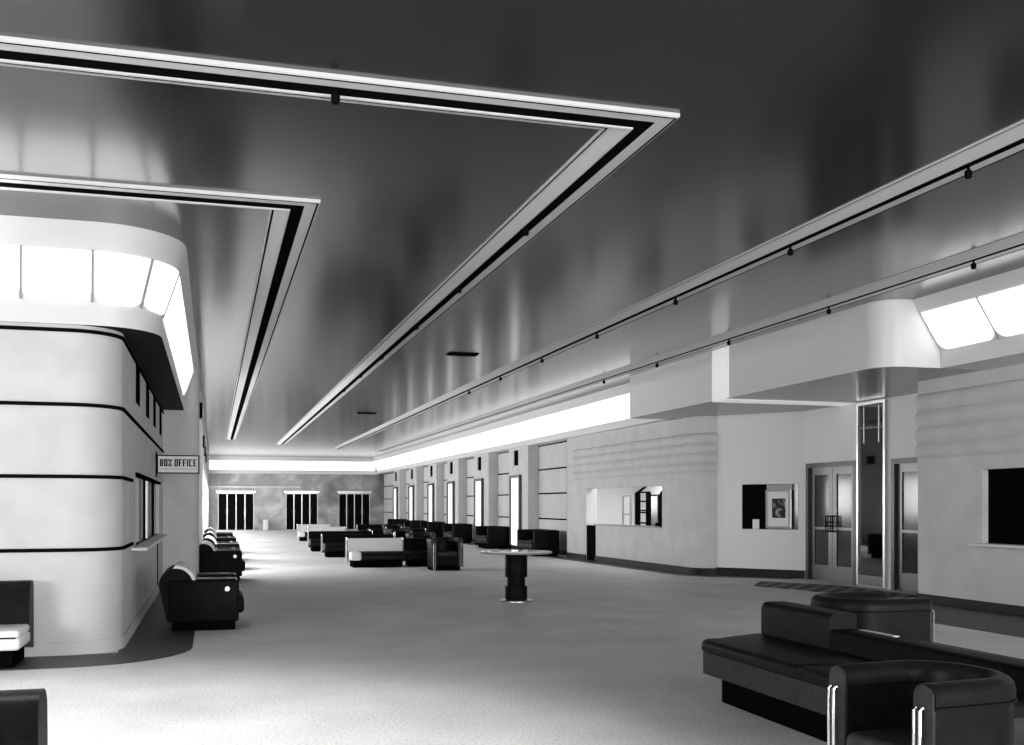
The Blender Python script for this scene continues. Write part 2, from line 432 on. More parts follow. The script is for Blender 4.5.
g = MB(); wbox(g, -.1, L, 0, .025, 0, .16); struct(g.build('baseboard_entrance', 'base', smooth=False))
pc = thing('display_case', 'dark wall display case with mirrored wings, let into the slanted white wall', 'display case', (p.x+e.x*(s0+s1)/2, p.y+e.y*(s0+s1)/2, .96))
g = MB(); wbox(g, s0, s1, -.14, -.12, .96, 1.87); build_in(g, 'back_panel', 'dark', pc, smooth=False)
m1, m2 = .555*L, .836*L
def quad3(name, pts, m, parent, th=.008):
    g = MB(); n_ = (Vector(pts[1])-Vector(pts[0])).cross(Vector(pts[2])-Vector(pts[0])).normalized()*th
    a = [g.bm.verts.new(Vector(k)) for k in pts]; b2 = [g.bm.verts.new(Vector(k)+n_) for k in pts]
    g.bm.faces.new(a); g.bm.faces.new(b2[::-1])
    for k in range(4): g.bm.faces.new((a[k], a[(k+1) % 4], b2[(k+1) % 4], b2[k]))
    return build_in(g, name, m, parent, smooth=False)
def W(x, d, z): return FM @ Vector((x, side*d, z))
quad3('wing', [W(s0+.01, -.005, .965), W(m1-.02, -.09, .965), W(m1-.02, -.09, 1.865), W(s0+.01, -.005, 1.865)], 'dark', pc)
quad3('wing', [W(s1-.01, -.005, .965), W(m2+.02, -.09, .965), W(m2+.02, -.09, 1.865), W(s1-.01, -.005, 1.865)], 'glass', pc)
quad3('centre_panel', [W(m1, -.1, .97), W(m2, -.1, .97), W(m2, -.1, 1.865), W(m1, -.1, 1.865)], 'steel', pc)
pf = thing('picture_frame', 'white matted dark picture standing in the middle of the display case', 'picture', tuple(W((m1+m2)/2, -.15, .985)))
fx0, fx1 = m1-.01, m2-.02
g = MB()
for a, b_, z0, z1 in ((fx0, fx1, .985, 1.02), (fx0, fx1, 1.72, 1.755), (fx0, fx0+.035, 1.02, 1.72), (fx1-.035, fx1, 1.02, 1.72)): wbox(g, a, b_, -.09, -.05, z0, z1)
build_in(g, 'frame', 'steel', pf, smooth=False)
g = MB(); wbox(g, fx0+.03, fx1-.03, -.09, -.07, 1.01, 1.73); build_in(g, 'mount', 'paper', pf, smooth=False)
g = MB(); wbox(g, fx0+.13, fx1-.1, -.07, -.067, 1.19, 1.58); build_in(g, 'print', 'picture', pf, smooth=False)
g = MB(); x_ = .445*L; wbox(g, x_-.07, x_+.07, -.03, -.025, .965, 1.16); tag(g.build('card', 'paper', smooth=False), 'small white card propped in the dark left wing of the display case', 'card')

# door wall
DX = 11.2
g = MB()
g.box(DX, DX+.25, 17.9, 18.2, 0, SZ); g.box(DX, DX+.25, 16.28, 17.9, 2.24, SZ); g.box(DX, DX+.25, 15.28, 16.28, 0, SZ)
g.box(DX, DX+.25, 13.1, 15.28, 2.24, SZ); g.box(DX, DX+.25, 12.0, 13.1, 0, SZ)
struct(g.build('wall_doors', 'white', smooth=False))
def door(name, y0, y1, z1):
    """double door facing -x between y0<y1"""
    g = MB(); t = .09
    g.box(DX-.03, DX+.16, y0, y0+t, 0, z1); g.box(DX-.03, DX+.16, y1-t, y1, 0, z1); g.box(DX-.03, DX+.16, y0+t, y1-t, z1-t, z1)
    d = struct(g.build(name, 'bronze', smooth=False))
    ym = (y0+y1)/2
    for a, b_, hs in ((y0+t, ym-.004, 1), (ym+.004, y1-t, -1)):
        g = MB(); s_ = .13
        g.box(DX+.03, DX+.08, a, a+s_, .02, z1-t); g.box(DX+.03, DX+.08, b_-s_, b_, .02, z1-t)
        g.box(DX+.03, DX+.08, a+s_, b_-s_, z1-t-.14, z1-t); g.box(DX+.03, DX+.08, a+s_, b_-s_, .02, .3); g.box(DX+.03, DX+.08, a+s_, b_-s_, .98, 1.03)
        lf = g.build('leaf', 'doormetal', d, smooth=False)
        g = MB(); g.box(DX+.05, DX+.06, a+s_, b_-s_, .3, z1-t-.14); g.build('pane', 'glass', lf, smooth=False)
        yh = b_-.07 if hs == 1 else a+.07
        g = MB()
        for dy in (-.035, .035):
            g.tube([(DX+.03, yh+dy, 1.24), (DX-.04, yh+dy, 1.24), (DX-.04, yh+dy, .95), (DX+.03, yh+dy, .95)], .014)
        g.box(DX-.055, DX-.03, yh-.06, yh+.06, 1.11, 1.14); g.box(DX-.055, DX-.03, yh-.06, yh+.06, 1.04, 1.07)
        g.build('handle', 'black', lf)
    return d
door('door_1', 16.28, 17.93, 2.26)
door('door_2', 13.55, 15.27, 2.24)
mp = thing('mirror_panel', 'tall dark mirror panel with pale metal edges between the two entrance doors', 'mirror', (DX, 15.8, 0))
g = MB(); g.box(DX-.03, DX, 15.45, 16.17, .2, 3.23); build_in(g, 'mirror', 'mirror', mp, smooth=False)
g = MB()
for a, b_ in ((15.40, 15.45), (16.17, 16.22)): g.box(DX-.06, DX, a, b_, .02, 3.28)
g.box(DX-.06, DX, 15.45, 16.17, 3.23, 3.28); build_in(g, 'edge_frame', 'steel', mp, smooth=False)
g = MB(); g.box(DX-.05, DX, 15.45, 16.17, .02, .2); build_in(g, 'kick_plate', 'doormetal', mp, smooth=False)
for a in (15.6, 16.03):
    g = MB(); g.tube([(DX-.035, a, 3.2), (DX-.035, a, 2.55)], .01); build_in(g, 'light_rod', 'steel', mp)
g = MB(); g.box(DX-.04, DX-.028, 15.45, 16.17, 2.8, 2.84); build_in(g, 'cross_bar', 'bronze', mp, smooth=False)
g = MB()
g.prism([(9.3, 16.6), (9.9, 17.45), (10.75, 16.1), (10.75, 13.9), (9.95, 13.9)], 'z', .004, .016)
tag(g.build('door_mat', 'weave', smooth=False), 'dark checkered floor mat spread in front of the entrance doors', 'mat')

# concession wall, slightly slanted, with its counter opening
p2, q2 = Vector((9.45, 27.23)), Vector((9.62, 19.97)); e2 = (q2-p2).normalized(); L2 = (q2-p2).length
FM2 = frame2(p2, math.atan2(e2.y, e2.x))     # local x towards the camera, local +y = right (away from hall)?
sd = 1 if (FM2.to_3x3() @ Vector((0, 1, 0))).x < 0 else -1
def cbox(g, x0, x1, d0, d1, z0, z1, bev=0):
    a, b_ = sorted((sd*d0, sd*d1)); g.box(x0, x1, a, b_, z0, z1, bev, 2, FM2)
o0, og, o1 = 1.46, 2.12, 6.03
g = MB()
cbox(g, 0, o0, -.3, 0, 0, SZ); cbox(g, o0, o1, -.22, 0, 1.88, SZ); cbox(g, og, o1, -.22, 0, 0, .93); cbox(g, o1, L2, -.22, 0, 0, SZ)
cor = [(9.62, 19.97)] + arc(10.1, 19.93, .48, 178, 262, 10) + [(10.2, 19.5), (10.2, 20.3), (9.84, 20.3), (9.84, 19.98)]
g.prism(cor, 'z', 0, SZ)
struct(g.build('wall_concession', 'plaster', ang=30))
g = MB(); pth = [(p2.x+e2.x*.55, p2.y+e2.y*.55), (9.62, 19.97)] + arc(10.1, 19.93, .48, 178, 262, 10)
g.sweep(pth, [(-o, z) for o, z in rib_profile(0, .05, 2.13, 2.95, 4)])
struct(g.build('trim_9', 'plaster', ang=60))
g = MB()
g.sweep([(9.45, 27.23), (p2.x+e2.x*o0, p2.y+e2.y*o0)], [(0, 0), (-.03, 0), (-.03, .14), (0, .14)])
g.sweep([(p2.x+e2.x*og, p2.y+e2.y*og), (9.62, 19.97)] + arc(10.1, 19.93, .48, 178, 262, 10), [(0, 0), (-.03, 0), (-.03, .14), (0, .14)])
struct(g.build('baseboard_concession', 'base', smooth=False))
g = MB(); cbox(g, og+.005, o1-.005, -.3, .06, .935, .965, .008); tag(g.build('refreshment_counter', 'grey', smooth=False), 'thin grey counter top along the bottom of the refreshment opening', 'counter')
g = MB(); cbox(g, o0+.01, og-.06, -.05, -.01, .004, .92); gate = tag(g.build('counter_gate', 'black', smooth=False), 'narrow black gate beside the speckled counter front', 'gate')
# the lit room behind the counter
g = MB(); cbox(g, -.2, L2, -2.2, -2.1, 0, 2.4); cbox(g, -.3, -.2, -2.2, -.3, 0, 2.4); cbox(g, L2-.6, L2-.5, -2.2, -.3, 0, 2.4)
cbox(g, -.2, L2-.5, -2.2, -.22, 2.4, 2.5)
struct(g.build('wall_concession_room', 'white', smooth=False))
def cthing(name, label, cat, x, d, z): return thing(name, label, cat, tuple(FM2 @ Vector((x, sd*d, z))))
def shelf_unit(x0, x1, label):
    t = cthing('display_shelf', label, 'shelf', (x0+x1)/2, -.44, .5)
    g = MB(); cbox(g, x0, x0+.07, -.5, -.38, .5, 1.75); cbox(g, x1-.05, x1, -.5, -.38, .5, 1.75)
    build_in(g, 'post', 'black', t, smooth=False)
    for z in (1.0, 1.25, 1.3, 1.52, 1.74):
        g = MB(); cbox(g, x0+.07, x1-.05, -.5, -.38, z, z+.035); build_in(g, 'shelf', 'black', t, smooth=False)
    g = MB(); a0 = FM2 @ Vector((x0+.03, sd*-.44, 1.75)); a1 = FM2 @ Vector((x0+.25, sd*-.6, 1.93)); a2 = FM2 @ Vector((x0+.55, sd*-.6, 1.93))
    g.tube([a0, a1, a2], .03); build_in(g, 'top_bar', 'black', t)
    return t
shelf_unit(3.72, 4.4, 'black open display shelf, the left of the two behind the refreshment counter')
shelf_unit(5.12, 5.6, 'black open display shelf cut off by the right edge of the refreshment opening')
t = cthing('notice_panel', 'narrow white framed panel standing behind the refreshment counter', 'panel', 3.1, -.44, .8)
g = MB()
for a, b_, z0, z1 in ((2.85, 2.9, .8, 1.7), (3.31, 3.36, .8, 1.7), (2.9, 3.31, 1.66, 1.7), (2.9, 3.31, 1.2, 1.23)): cbox(g, a, b_, -.47, -.42, z0, z1)
build_in(g, 'frame', 'grey', t, smooth=False)
g = MB(); cbox(g, 2.9, 3.31, -.46, -.44, .8, 1.66); build_in(g, 'board', 'paper', t, smooth=False)
t = cthing('cabinet', 'tall narrow dark cabinet between the two black display shelves', 'cabinet', 4.76, -.46, .4)
g = MB(); cbox(g, 4.55, 4.97, -.52, -.42, .4, 1.7, .01); build_in(g, 'body', 'wood', t, smooth=False)
g = MB(); cbox(g, 4.59, 4.93, -.418, -.41, .45, 1.66, .003); build_in(g, 'door', 'glass', t, smooth=False)
t = cthing('cash_register', 'black rounded machine standing at the right end of the refreshment counter', 'cash register', 5.85, -.16, .965)
g = MB(); cbox(g, 5.62, 6.0, -.32, -.02, .965, 1.05, .02); build_in(g, 'base', 'black', t)
g = MB(); cbox(g, 5.68, 5.98, -.3, -.08, 1.05, 1.13, .035); build_in(g, 'keyboard', 'black', t)
g = MB(); cbox(g, 5.74, 5.96, -.3, -.22, 1.12, 1.3, .02); build_in(g, 'display_hood', 'black', t)

# alcove wall with pilasters
PIL = [(30.94, 33.1), (35.75, 37.9), (40.5, 42.55), (44.75, 46.45), (49.4, 51.3), (54.1, 55.9)]
g = MB(); plan = [(9.45, 27.25), (9.8, 27.25)]
for a, b_ in PIL: plan += [(9.8, a), (9.45, a), (9.45, b_), (9.8, b_)]
plan += [(9.8, 61.5), (10.05, 61.5), (10.05, 27.25)]
g.prism(plan, 'z', 0, SZ); struct(g.build('wall_alcoves', 'plaster', smooth=False))
alc = [(27.25, PIL[0][0])] + [(PIL[k][1], PIL[k+1][0]) for k in range(5)] + [(PIL[5][1], 61.5)]
g = MB()
for a, b_ in alc:
    for z in (1.03, 1.80, 2.54, 3.29): g.box(9.785, 9.81, a, b_, z-.022, z+.022)
struct(g.build('trim_10', 'black', smooth=False))
g = MB()
for a, b_ in PIL: g.box(9.42, 9.45, a, b_, 0, .13)
for a, b_ in alc: g.box(9.77, 9.8, a, b_, 0, .13)
struct(g.build('baseboard_alcoves', 'base', smooth=False))
ORD = ['nearest', 'second nearest', 'third nearest', 'fourth nearest', 'fifth nearest', 'farthest']
for k, (a, b_) in enumerate(PIL):
    ym = a+(b_-a)*.59; w2 = .48
    t = thing('wall_light', 'tall frosted strip light on the %s pilaster of the far right wall' % ORD[k], 'wall light', (9.45, ym, .13))
    g = MB(); g.box(9.41, 9.45, ym-w2, ym+w2, .15, 2.32, .01, 2); build_in(g, 'glass', 'lamp_strip', t, smooth=False)
    g = MB()
    for u0, u1, z0, z1 in ((ym-w2-.11, ym-w2, .13, 2.42), (ym+w2, ym+w2+.11, .13, 2.42), (ym-w2, ym+w2, 2.32, 2.42)): g.box(9.36, 9.45, u0, u1, z0, z1)
    build_in(g, 'frame', 'bronze', t, smooth=False)
    t = thing('wall_grille', 'dark upright vent grille above the strip light of the %s pilaster' % ORD[k], 'vent grille', (9.45, ym, 2.73))
    g = MB(); g.box(9.44, 9.449, ym-.2, ym+.2, 2.73, 3.22); build_in(g, 'backing', 'dark', t, smooth=False)
    g = MB()
    for q_ in range(8): g.box(9.41, 9.44, ym-.2, ym+.2, 2.73+q_*.064, 2.76+q_*.064)
    build_in(g, 'louvres', 'black', t, smooth=False)

# ------------------------------------------------------------------ back wall and its doors
g = MB(); BD = [(.28, 2.27), (4.08, 5.91), (7.14, 8.97)]
xs = [-.4] + [k for d_ in BD for k in d_] + [9.8]
for k in range(0, 8, 2): g.box(xs[k], xs[k+1], 61.5, 61.9, 0, SZ)
for a, b_ in BD: g.box(a, b_, 61.5, 61.9, 2.15, SZ)
struct(g.build('wall_back', 'marble', smooth=False))
for k, (a, b_) in enumerate(BD):
    g = MB(); g.box(a-.1, b_+.1, 61.44, 61.49, 2.15, 2.27)
    d = struct(g.build('door_%d' % (k+3), 'steel', smooth=False))
    w_ = (b_-a)/4
    for j in range(4):
        x0 = a+j*w_+.03; x1 = a+(j+1)*w_-.03
        g = MB(); g.box(x0, x1, 61.58, 61.63, .02, 2.1, .006, 1); lf = g.build('leaf', 'door_dark', d, smooth=False)
        g = MB(); xh = x1-.06 if j % 2 == 0 else x0+.06
        g.tube([(xh, 61.58, 1.2), (xh, 61.53, 1.2), (xh, 61.53, .95), (xh, 61.58, .95)], .014, 6); g.build('handle', 'bronze', lf)
    g = MB(); g.box(a, b_, 61.64, 61.68, 0, 2.14); g.build('door_backing', 'steel', d, smooth=False)
g = MB(); g.box(-.3, 4.9, 61.36, 61.5, 2.46, 2.54, .01, 1); struct(g.build('trim_11', 'white', smooth=False))
t = thing('bin', 'small white bin standing against the far marble wall between two door sets', 'bin', (2.92, 61.28, 0))
g = MB(); g.box(-.14, .14, -.14, .14, 0, .55, .02, 2); g.build('body', 'white', t)
g = MB(); g.box(-.15, .15, -.15, .15, .55, .6, .02, 2); g.build('lid', 'white', t)

# ------------------------------------------------------------------ left wall beyond the box office (street side)
g = MB()
g.box(-.88, -.42, 20.0, 20.35, 0, CZ)
g.prism([(-.42, 20.0)] + arc(-.42, 20.17, .17, -90, 0, 8) + [(-.25, 22.2), (-.42, 22.2)], 'z', 0, CZ)
struct(g.build('wall_pier', 'plaster', ang=30))
LP = [(20.0, 22.2), (26.2, 28.3), (30.94, 33.1), (35.75, 37.9), (40.5, 42.55), (44.75, 46.45), (49.4, 51.3), (54.1, 55.9), (60.5, 61.5)]
g = MB()
for a, b_ in LP[1:]: g.box(-.7, -.25, a, b_, 0, CZ)
for (a, b_), (c_, d_) in zip(LP, LP[1:]): g.box(-.7, -.35, b_, c_, 2.5, CZ)
struct(g.build('wall_left', 'plaster', smooth=False))
for k, ((a, b_), (c_, d_)) in enumerate(zip(LP, LP[1:])):
    g = MB()
    g.box(-.68, -.6, b_, b_+.08, 0, 2.5); g.box(-.68, -.6, c_-.08, c_, 0, 2.5); g.box(-.68, -.6, b_, c_, 2.42, 2.5)
    for y in [b_+(c_-b_)*j/3 for j in (1, 2)]: g.box(-.68, -.6, y-.05, y+.05, 0, 2.42)
    d = struct(g.build('door_%d' % (k+6), 'steel', smooth=False))
    g = MB(); g.box(-.65, -.63, b_+.08, c_-.08, .05, 2.42); g.build('glass', 'day', d, smooth=False)
t = thing('wall_light', 'narrow strip light on the rounded end of the pier behind the box office sign', 'wall light', (-.25, 20.9, .13))
g = MB(); g.box(-.25, -.215, 20.45, 21.3, .15, 3.0, .01, 2); build_in(g, 'glass', 'lamp_strip', t, smooth=False)
g = MB(); g.box(-.25, -.2, 20.38, 20.45, .13, 3.05); g.box(-.25, -.2, 21.3, 21.37, .13, 3.05); build_in(g, 'frame', 'white', t, smooth=False)
for k, (a, b_) in enumerate(LP[:4]):
    ym = (a+b_)/2
    t = thing('wall_grille', 'dark vent grille high on the left wall, %s' % ['on the pier beside the sign', 'first past the pier', 'second past the pier', 'third past the pier'][k], 'vent grille', (-.25, ym, 2.9))
    g = MB(); g.box(-.25, -.235, ym-.22, ym+.22, 2.9+.25*(k == 0), 3.2+.25*(k == 0)); build_in(g, 'backing', 'dark', t, smooth=False)
    g = MB()
    for q_ in range(5): g.box(-.235, -.2, ym-.22, ym+.22, 2.91+.25*(k == 0)+q_*.06, 2.94+.25*(k == 0)+q_*.06)
    build_in(g, 'louvres', 'black', t, smooth=False)

# ------------------------------------------------------------------ box office
BO = thing('box_office', 'pale round-cornered box office block with four dark horizontal lines', 'box office', (-2, 12, 0))
SX = -.88; R_ = .46
front = [(-8.8, 10.78)] + arc(SX-R_, 10.78+R_, R_, -90, 0, 12)
def ring(y0, y1, z0, z1):   # side wall slice
    g.box(SX-.25, SX, y0, y1, z0, z1)
g = MB()
WY0, WY1, WZ0, WZ1 = 13.0, 18.6, .97, 1.8
g.prism(front + [(SX, WY0), (SX-.25, WY0), (SX-.25, 11.4), (-8.8, 11.4)], 'z', 0, 3.19)
ring(WY0, WY1, 0, WZ0); ring(WY0, WY1, WZ1, 3.19); ring(WY1, 20.0, 0, 3.19)
build_in(g, 'wall_body', 'plaster', BO, ang=30)
SL = [13.37, 15.32, 17.09, 19.0]
for z, y_end in ((3.135, 20.0), (2.42, 20.0), (1.725, WY0-.55), (1.015, WY0-.55)):
    g = MB(); g.sweep(front + [(SX, y_end)], [(.004, z-.018), (-.018, z-.018), (-.018, z+.018), (.004, z+.018)])
    build_in(g, 'dark_line', 'black', BO, ang=30)
for k, y in enumerate(SL):
    g = MB(); g.box(SX-.01, SX+.006, y-.33, y+.33, 2.67, 3.12)
    sl = build_in(g, 'vent_slot', 'dark', BO, smooth=False)
g = MB(); g.sweep(front + [(SX, 20.0)], [(.01, 0), (-.02, 0), (-.02, .13), (.01, .13)]); build_in(g, 'skirting', 'plaster', BO, ang=30)
# ticket window
g = MB(); g.box(SX-.1, SX-.06, WY0, WY1, WZ0, WZ1); tw = build_in(g, 'ticket_window', 'white', BO, smooth=False)
def sub(g, name, m, par, **k):
    o = g.build(name, m, None, **k); o.parent = par; o.matrix_parent_inverse = (par.matrix_parent_inverse @ Matrix.Identity(4)) if False else Matrix.Translation(-Vector(BO.location)) ; o.matrix_parent_inverse = Matrix.Identity(4); return o
g = MB(); g.box(SX-.06, SX+.03, WY0-.04, WY1+.04, WZ1, WZ1+.035); sub(g, 'hood', 'black', tw, smooth=False)
for y, w_, m_ in ((13.2, .05, 'grey'), (14.6, .14, 'bronze'), (15.35, .1, 'black'), (15.95, .2, 'steel'), (16.7, .1, 'bronze'), (17.5, .25, 'dark'), (18.2, .06, 'grey')):
    g = MB(); g.box(SX-.06, SX-.03, y-w_/2, y+w_/2, WZ0, WZ1); sub(g, 'mullion', m_, tw, smooth=False)
g = MB(); g.box(SX-.12, SX-.11, WY0, WY1, WZ0, WZ1); 
g = MB(); g.box(SX-.06, SX+.17, 12.35, 18.0, WZ0-.035, WZ0, .008, 2); build_in(g, 'ticket_ledge', 'white', BO, smooth=False)
g = MB(); g.box(SX-.01, SX+.012, 17.9, 18.0, 0, WZ0-.04); build_in(g, 'panel_joint', 'black', BO, smooth=False)

sg = thing('box_office_sign', 'white BOX OFFICE sign with dark border projecting from the box office side wall', 'sign', (SX, 17.5, 2.1))
g = MB(); g.box(SX+.03, SX+.66, 17.46, 17.54, 1.97, 2.235); build_in(g, 'sign_box', 'sign', sg, smooth=False)
g = MB()
for a, b_, z0, z1 in ((SX+.02, SX+.67, 1.955, 1.972), (SX+.02, SX+.67, 2.233, 2.25), (SX+.02, SX+.038, 1.972, 2.233), (SX+.652, SX+.67, 1.972, 2.233)): g.box(a, b_, 17.445, 17.555, z0, z1)
build_in(g, 'border', 'black', sg, smooth=False)
g = MB(); g.box(SX+.002, SX+.02, 17.45, 17.55, 1.9, 2.3); build_in(g, 'bracket', 'black', sg, smooth=False)
GLY = {'B': ['11110', '11011', '11011', '11110', '11011', '11011', '11110'], 'O': ['11111', '11011', '11011', '11011', '11011', '11011', '11111'],
       'X': ['11011', '11011', '01110', '00100', '01110', '11011', '11011'], 'F': ['11111', '11000', '11000', '11110', '11000', '11000', '11000'],
       'I': ['11', '11', '11', '11', '11', '11', '11'], 'C': ['11111', '11000', '11000', '11000', '11000', '11000', '11111'], 'E': ['11111', '11000', '11000', '11110', '11000', '11000', '11111'], ' ': ['00']*7}
px_ = .0104; tw_ = sum(len(GLY[c_][0])+1.1 for c_ in 'BOX OFFICE')*px_; xc = SX+.352-tw_/2
g = MB()
for c_ in 'BOX OFFICE':
    for r_, row in enumerate(GLY[c_]):
        for q_, bit in enumerate(row):
            if bit == '1': g.box(xc+q_*px_, xc+(q_+1)*px_, 17.452, 17.459, 2.185-(r_+1)*.0165, 2.185-r_*.0165)
    xc += (len(GLY[c_][0])+1.1)*px_
build_in(g, 'lettering', 'black', sg, smooth=False)
g = MB(); g.box(SX+.06, SX+.63, 17.455, 17.46, 2.025, 2.032); build_in(g, 'underline', 'grey', sg, smooth=False)

# ------------------------------------------------------------------ furniture
def sofa(label, Ln, D=.82, h=.72, sh=.42, arms=False, back_m='leather', seat_m='leather_soft', ends=True):
    """front faces -y, centre at origin"""
    t = thing('sofa', label, 'sofa'); x = Ln/2
    g = MB(); g.box(-x+.08, x-.08, -D/2+.12, D/2-.04, 0, .17); g.build('plinth', 'plinth', t, smooth=False)
    ax = .13 if arms else 0
    g = MB(); g.box(-x+ax, x-ax, -D/2, D/2-.2, .17, sh-.06, .035); g.build('seat_front', seat_m, t)
    n = 2 if Ln > 1.3 else 1
    w = (2*(x-ax))/n
    for k in range(n):
        g = MB(); g.box(-x+ax+k*w+.002, -x+ax+(k+1)*w-.002, -D/2-.012, D/2-.22, sh-.075, sh, .032, 4); cu = g.build('seat_cushion', seat_m, t)
        g = MB(); y_ = -D/2-.008; z_ = sh-.066
        g.tube([(-x+ax+k*w+.03, y_, z_), (-x+ax+(k+1)*w-.03, y_, z_)], .007, 6); g.build('piping', 'piping', cu)
    g = MB(); g.prism([(D/2-.26, .17), (D/2-.23, h-.06), (D/2-.2, h-.02), (D/2-.16, h), (D/2-.05, h), (D/2-.01, h-.03), (D/2, h-.08), (D/2, .1)], 'x', -x+ax+.004, x-ax-.004)
    g.build('backrest', back_m, t, ang=50)
    if arms:
        for s_ in (-1, 1):
            g = MB(); a, b_ = sorted((s_*x, s_*(x-ax))); g.box(a, b_, -D/2+.03, D/2, .06, h-.01, .03); g.build('arm', 'leather', t)
    if ends:
        for s_ in (-1, 1):
            g = MB(); xx = s_*(x+.012); g.tube([(xx, D/2-.28, .1), (xx, D/2-.28, h-.03), (xx, D/2-.24, h+.01), (xx, D/2-.06, h+.01), (xx, D/2-.03, h-.03), (xx, D/2-.03, .1)], .012, 8)
            g.build('end_tube', 'chrome', t)
    return t

def sofa_corner(label):
    """low foreground sofa, front faces -y, wide rounded seat"""
    t = thing('sofa', label, 'sofa'); x = 1.05
    return t

def tub_chair(label, h=.72, light='leather_mid'):
    """front faces -y"""
    t = thing('tub_chair', label, 'armchair')
    a, r = .30, .27; yb = .10; yf = -.33; th = .055
    path = [(a, yf), (a, yb-.12), (a, yb)] + arc(a-r, yb, r, 0, 90, 10)[1:] + arc(-a+r, yb, r, 90, 180, 10) + [(-a, yb-.12), (-a, yf)]
    out = [(-th, .08)] + [(-th, h-.10), (-th-.012, h-.09), (-th-.012, h-.055)]
    cap = [(-(th+.012)*math.cos(R(k)), h-.055+.055*math.sin(R(k))) for k in (25, 50, 75, 105, 130, 155)]
    prof = out + cap + [(th+.012, h-.055), (th+.012, h-.09), (th, h-.10), (th, .08)]
    g = MB(); g.sweep(path, prof); g.build('shell', 'leather_soft', t, ang=50)
    g = MB(); pp = path
    g.sweep(pp, [(-th-.004, h-.105), (-th-.016, h-.105), (-th-.016, h-.095), (-th-.004, h-.095)]); g.build('piping', 'piping', t, ang=50)
    g = MB(); pin = [(a-th, yf+.02), (a-th, yb)] + arc(a-r, yb, r-th, 0, 90, 6)[1:] + arc(-a+r, yb, r-th, 90, 180, 6) + [(-a+th, yb), (-a+th, yf+.02)]
    g.prism(pin, 'z', .12, .3); g.build('seat_frame', 'leather', t, ang=50)
    g = MB(); g.box(-a+th+.005, a-th-.005, yf-.03, yb+.14, .3, .43, .05, 4); g.build('seat_cushion', light, t)
    g = MB(); g.box(-a-.02, a+.02, yf+.06, yb+.2, 0, .12); g.build('plinth', 'plinth', t, smooth=False)
    for s_ in (-1, 1):
        g = MB(); xx = s_*a
        pf = [(xx-th-.004, .1), (xx-th-.004, h-.06)] + [(xx-(th+.004)*math.cos(R(k)), h-.055+.05*math.sin(R(k))) for k in (20, 50, 90, 130, 160)] + [(xx+th+.004, h-.06), (xx+th+.004, .1)]
        g.prism(pf, 'y', yf-.015, yf+.004); g.build('arm_facing', light, t, ang=50)
        g = MB()
        for dx in (-.018, .018):
            g.tube([(xx+dx, yf+.0, h-.1), (xx+dx, yf-.045, h-.1), (xx+dx, yf-.055, h-.11), (xx+dx, yf-.055, .0)], .0085, 8)
        g.build('chrome_bar', 'chrome', t)
    return t

def club_chair(label, h=.74):
    """front faces -y; deep square arms, white rolled back"""
    t = thing('club_chair', label, 'armchair')
    W2, D0, D1 = .5, -.44, .4
    g = MB(); g.box(-W2+.03, W2-.03, D0+.08, D1-.06, 0, .12); g.build('plinth', 'plinth', t, smooth=False)
    for s_ in (-1, 1):
        a, b_ = sorted((s_*W2, s_*(W2-.15)))
        g = MB(); g.box(a, b_, D0+.04, D1-.02, .1, .585, .025); am = g.build('arm', 'leather', t)
        g = MB()
        for dx in (.035, .115):
            xx = s_*(W2-dx); g.tube([(xx, D0+.07, .57), (xx, D0+.07, .6), (xx, D1-.12, .605), (xx, D1-.1, .57)], .011, 8)
        g.build('arm_rail', 'chrome', am)
        g = MB(); 
        bm_ = bmesh.new(); bmesh.ops.create_cone(bm_, cap_ends=True, segments=20, radius1=.035, radius2=.028, depth=.02)
        g.add(bm_, Matrix.Translation((s_*(W2+.008), D0+.17, .48)) @ Matrix.Rotation(s_*PI/2, 4, 'Y')); g.build('arm_medallion', 'steel', am)
    g = MB(); g.box(-W2+.15, W2-.15, D0+.05, D1-.2, .12, .27); g.build('seat_frame', 'leather', t, smooth=False)
    g = MB(); g.box(-W2+.02, W2-.02, D0-.02, D0+.12, .19, .39, .045, 4); g.build('seat_front', 'leather', t)
    g = MB(); g.box(-W2+.152, W2-.152, D0+.08, D1-.2, .27, .42, .04, 4); g.build('seat_cushion', 'leather_soft', t)
    yc, zc = D1-.1, .535
    prof = [(yc-.14, .12)] + [(yc+.185*math.cos(R(k)), zc+.185*math.sin(R(k))) for k in range(180, -31, -12)] + [(yc+.1, .12)]
    g = MB(); g.prism(prof, 'x', -W2+.02, W2-.02); g.build('backrest', 'leather', t, ang=50)
    crescent = [(yc+.187*math.cos(R(k)), zc+.187*math.sin(R(k))) for k in range(80, 171, 9)] + [(yc+.222*math.cos(R(k)), zc+.222*math.sin(R(k))) for k in range(170, 82, -9)]
    g = MB(); g.prism(crescent, 'x', -W2+.02, W2-.02); g.build('back_roll', 'leather_white', t, ang=50)
    return t

def round_table(label):
    t = thing('round_table', label, 'table')
    g = MB(); g.lathe([(.5, .72), (.535, .728), (.54, .74), (.535, .752), (.5, .756)], 64); g.build('table_top', 'top', t)
    g = MB(); g.lathe([(.165, .37), (.168, .38), (.168, .71), (.16, .72)], 40); g.lathe([(.165, .03), (.168, .04), (.168, .22), (.16, .235)], 40); g.build('drum', 'leather', t)
    g = MB(); g.lathe([(.135, .23), (.135, .375)], 40); g.build('waist', 'leather', t)
    g = MB(); g.lathe([(.25, 0), (.25, .02), (.24, .03), (.16, .034)], 48); g.build('base_plate', 'steel', t)
    return t

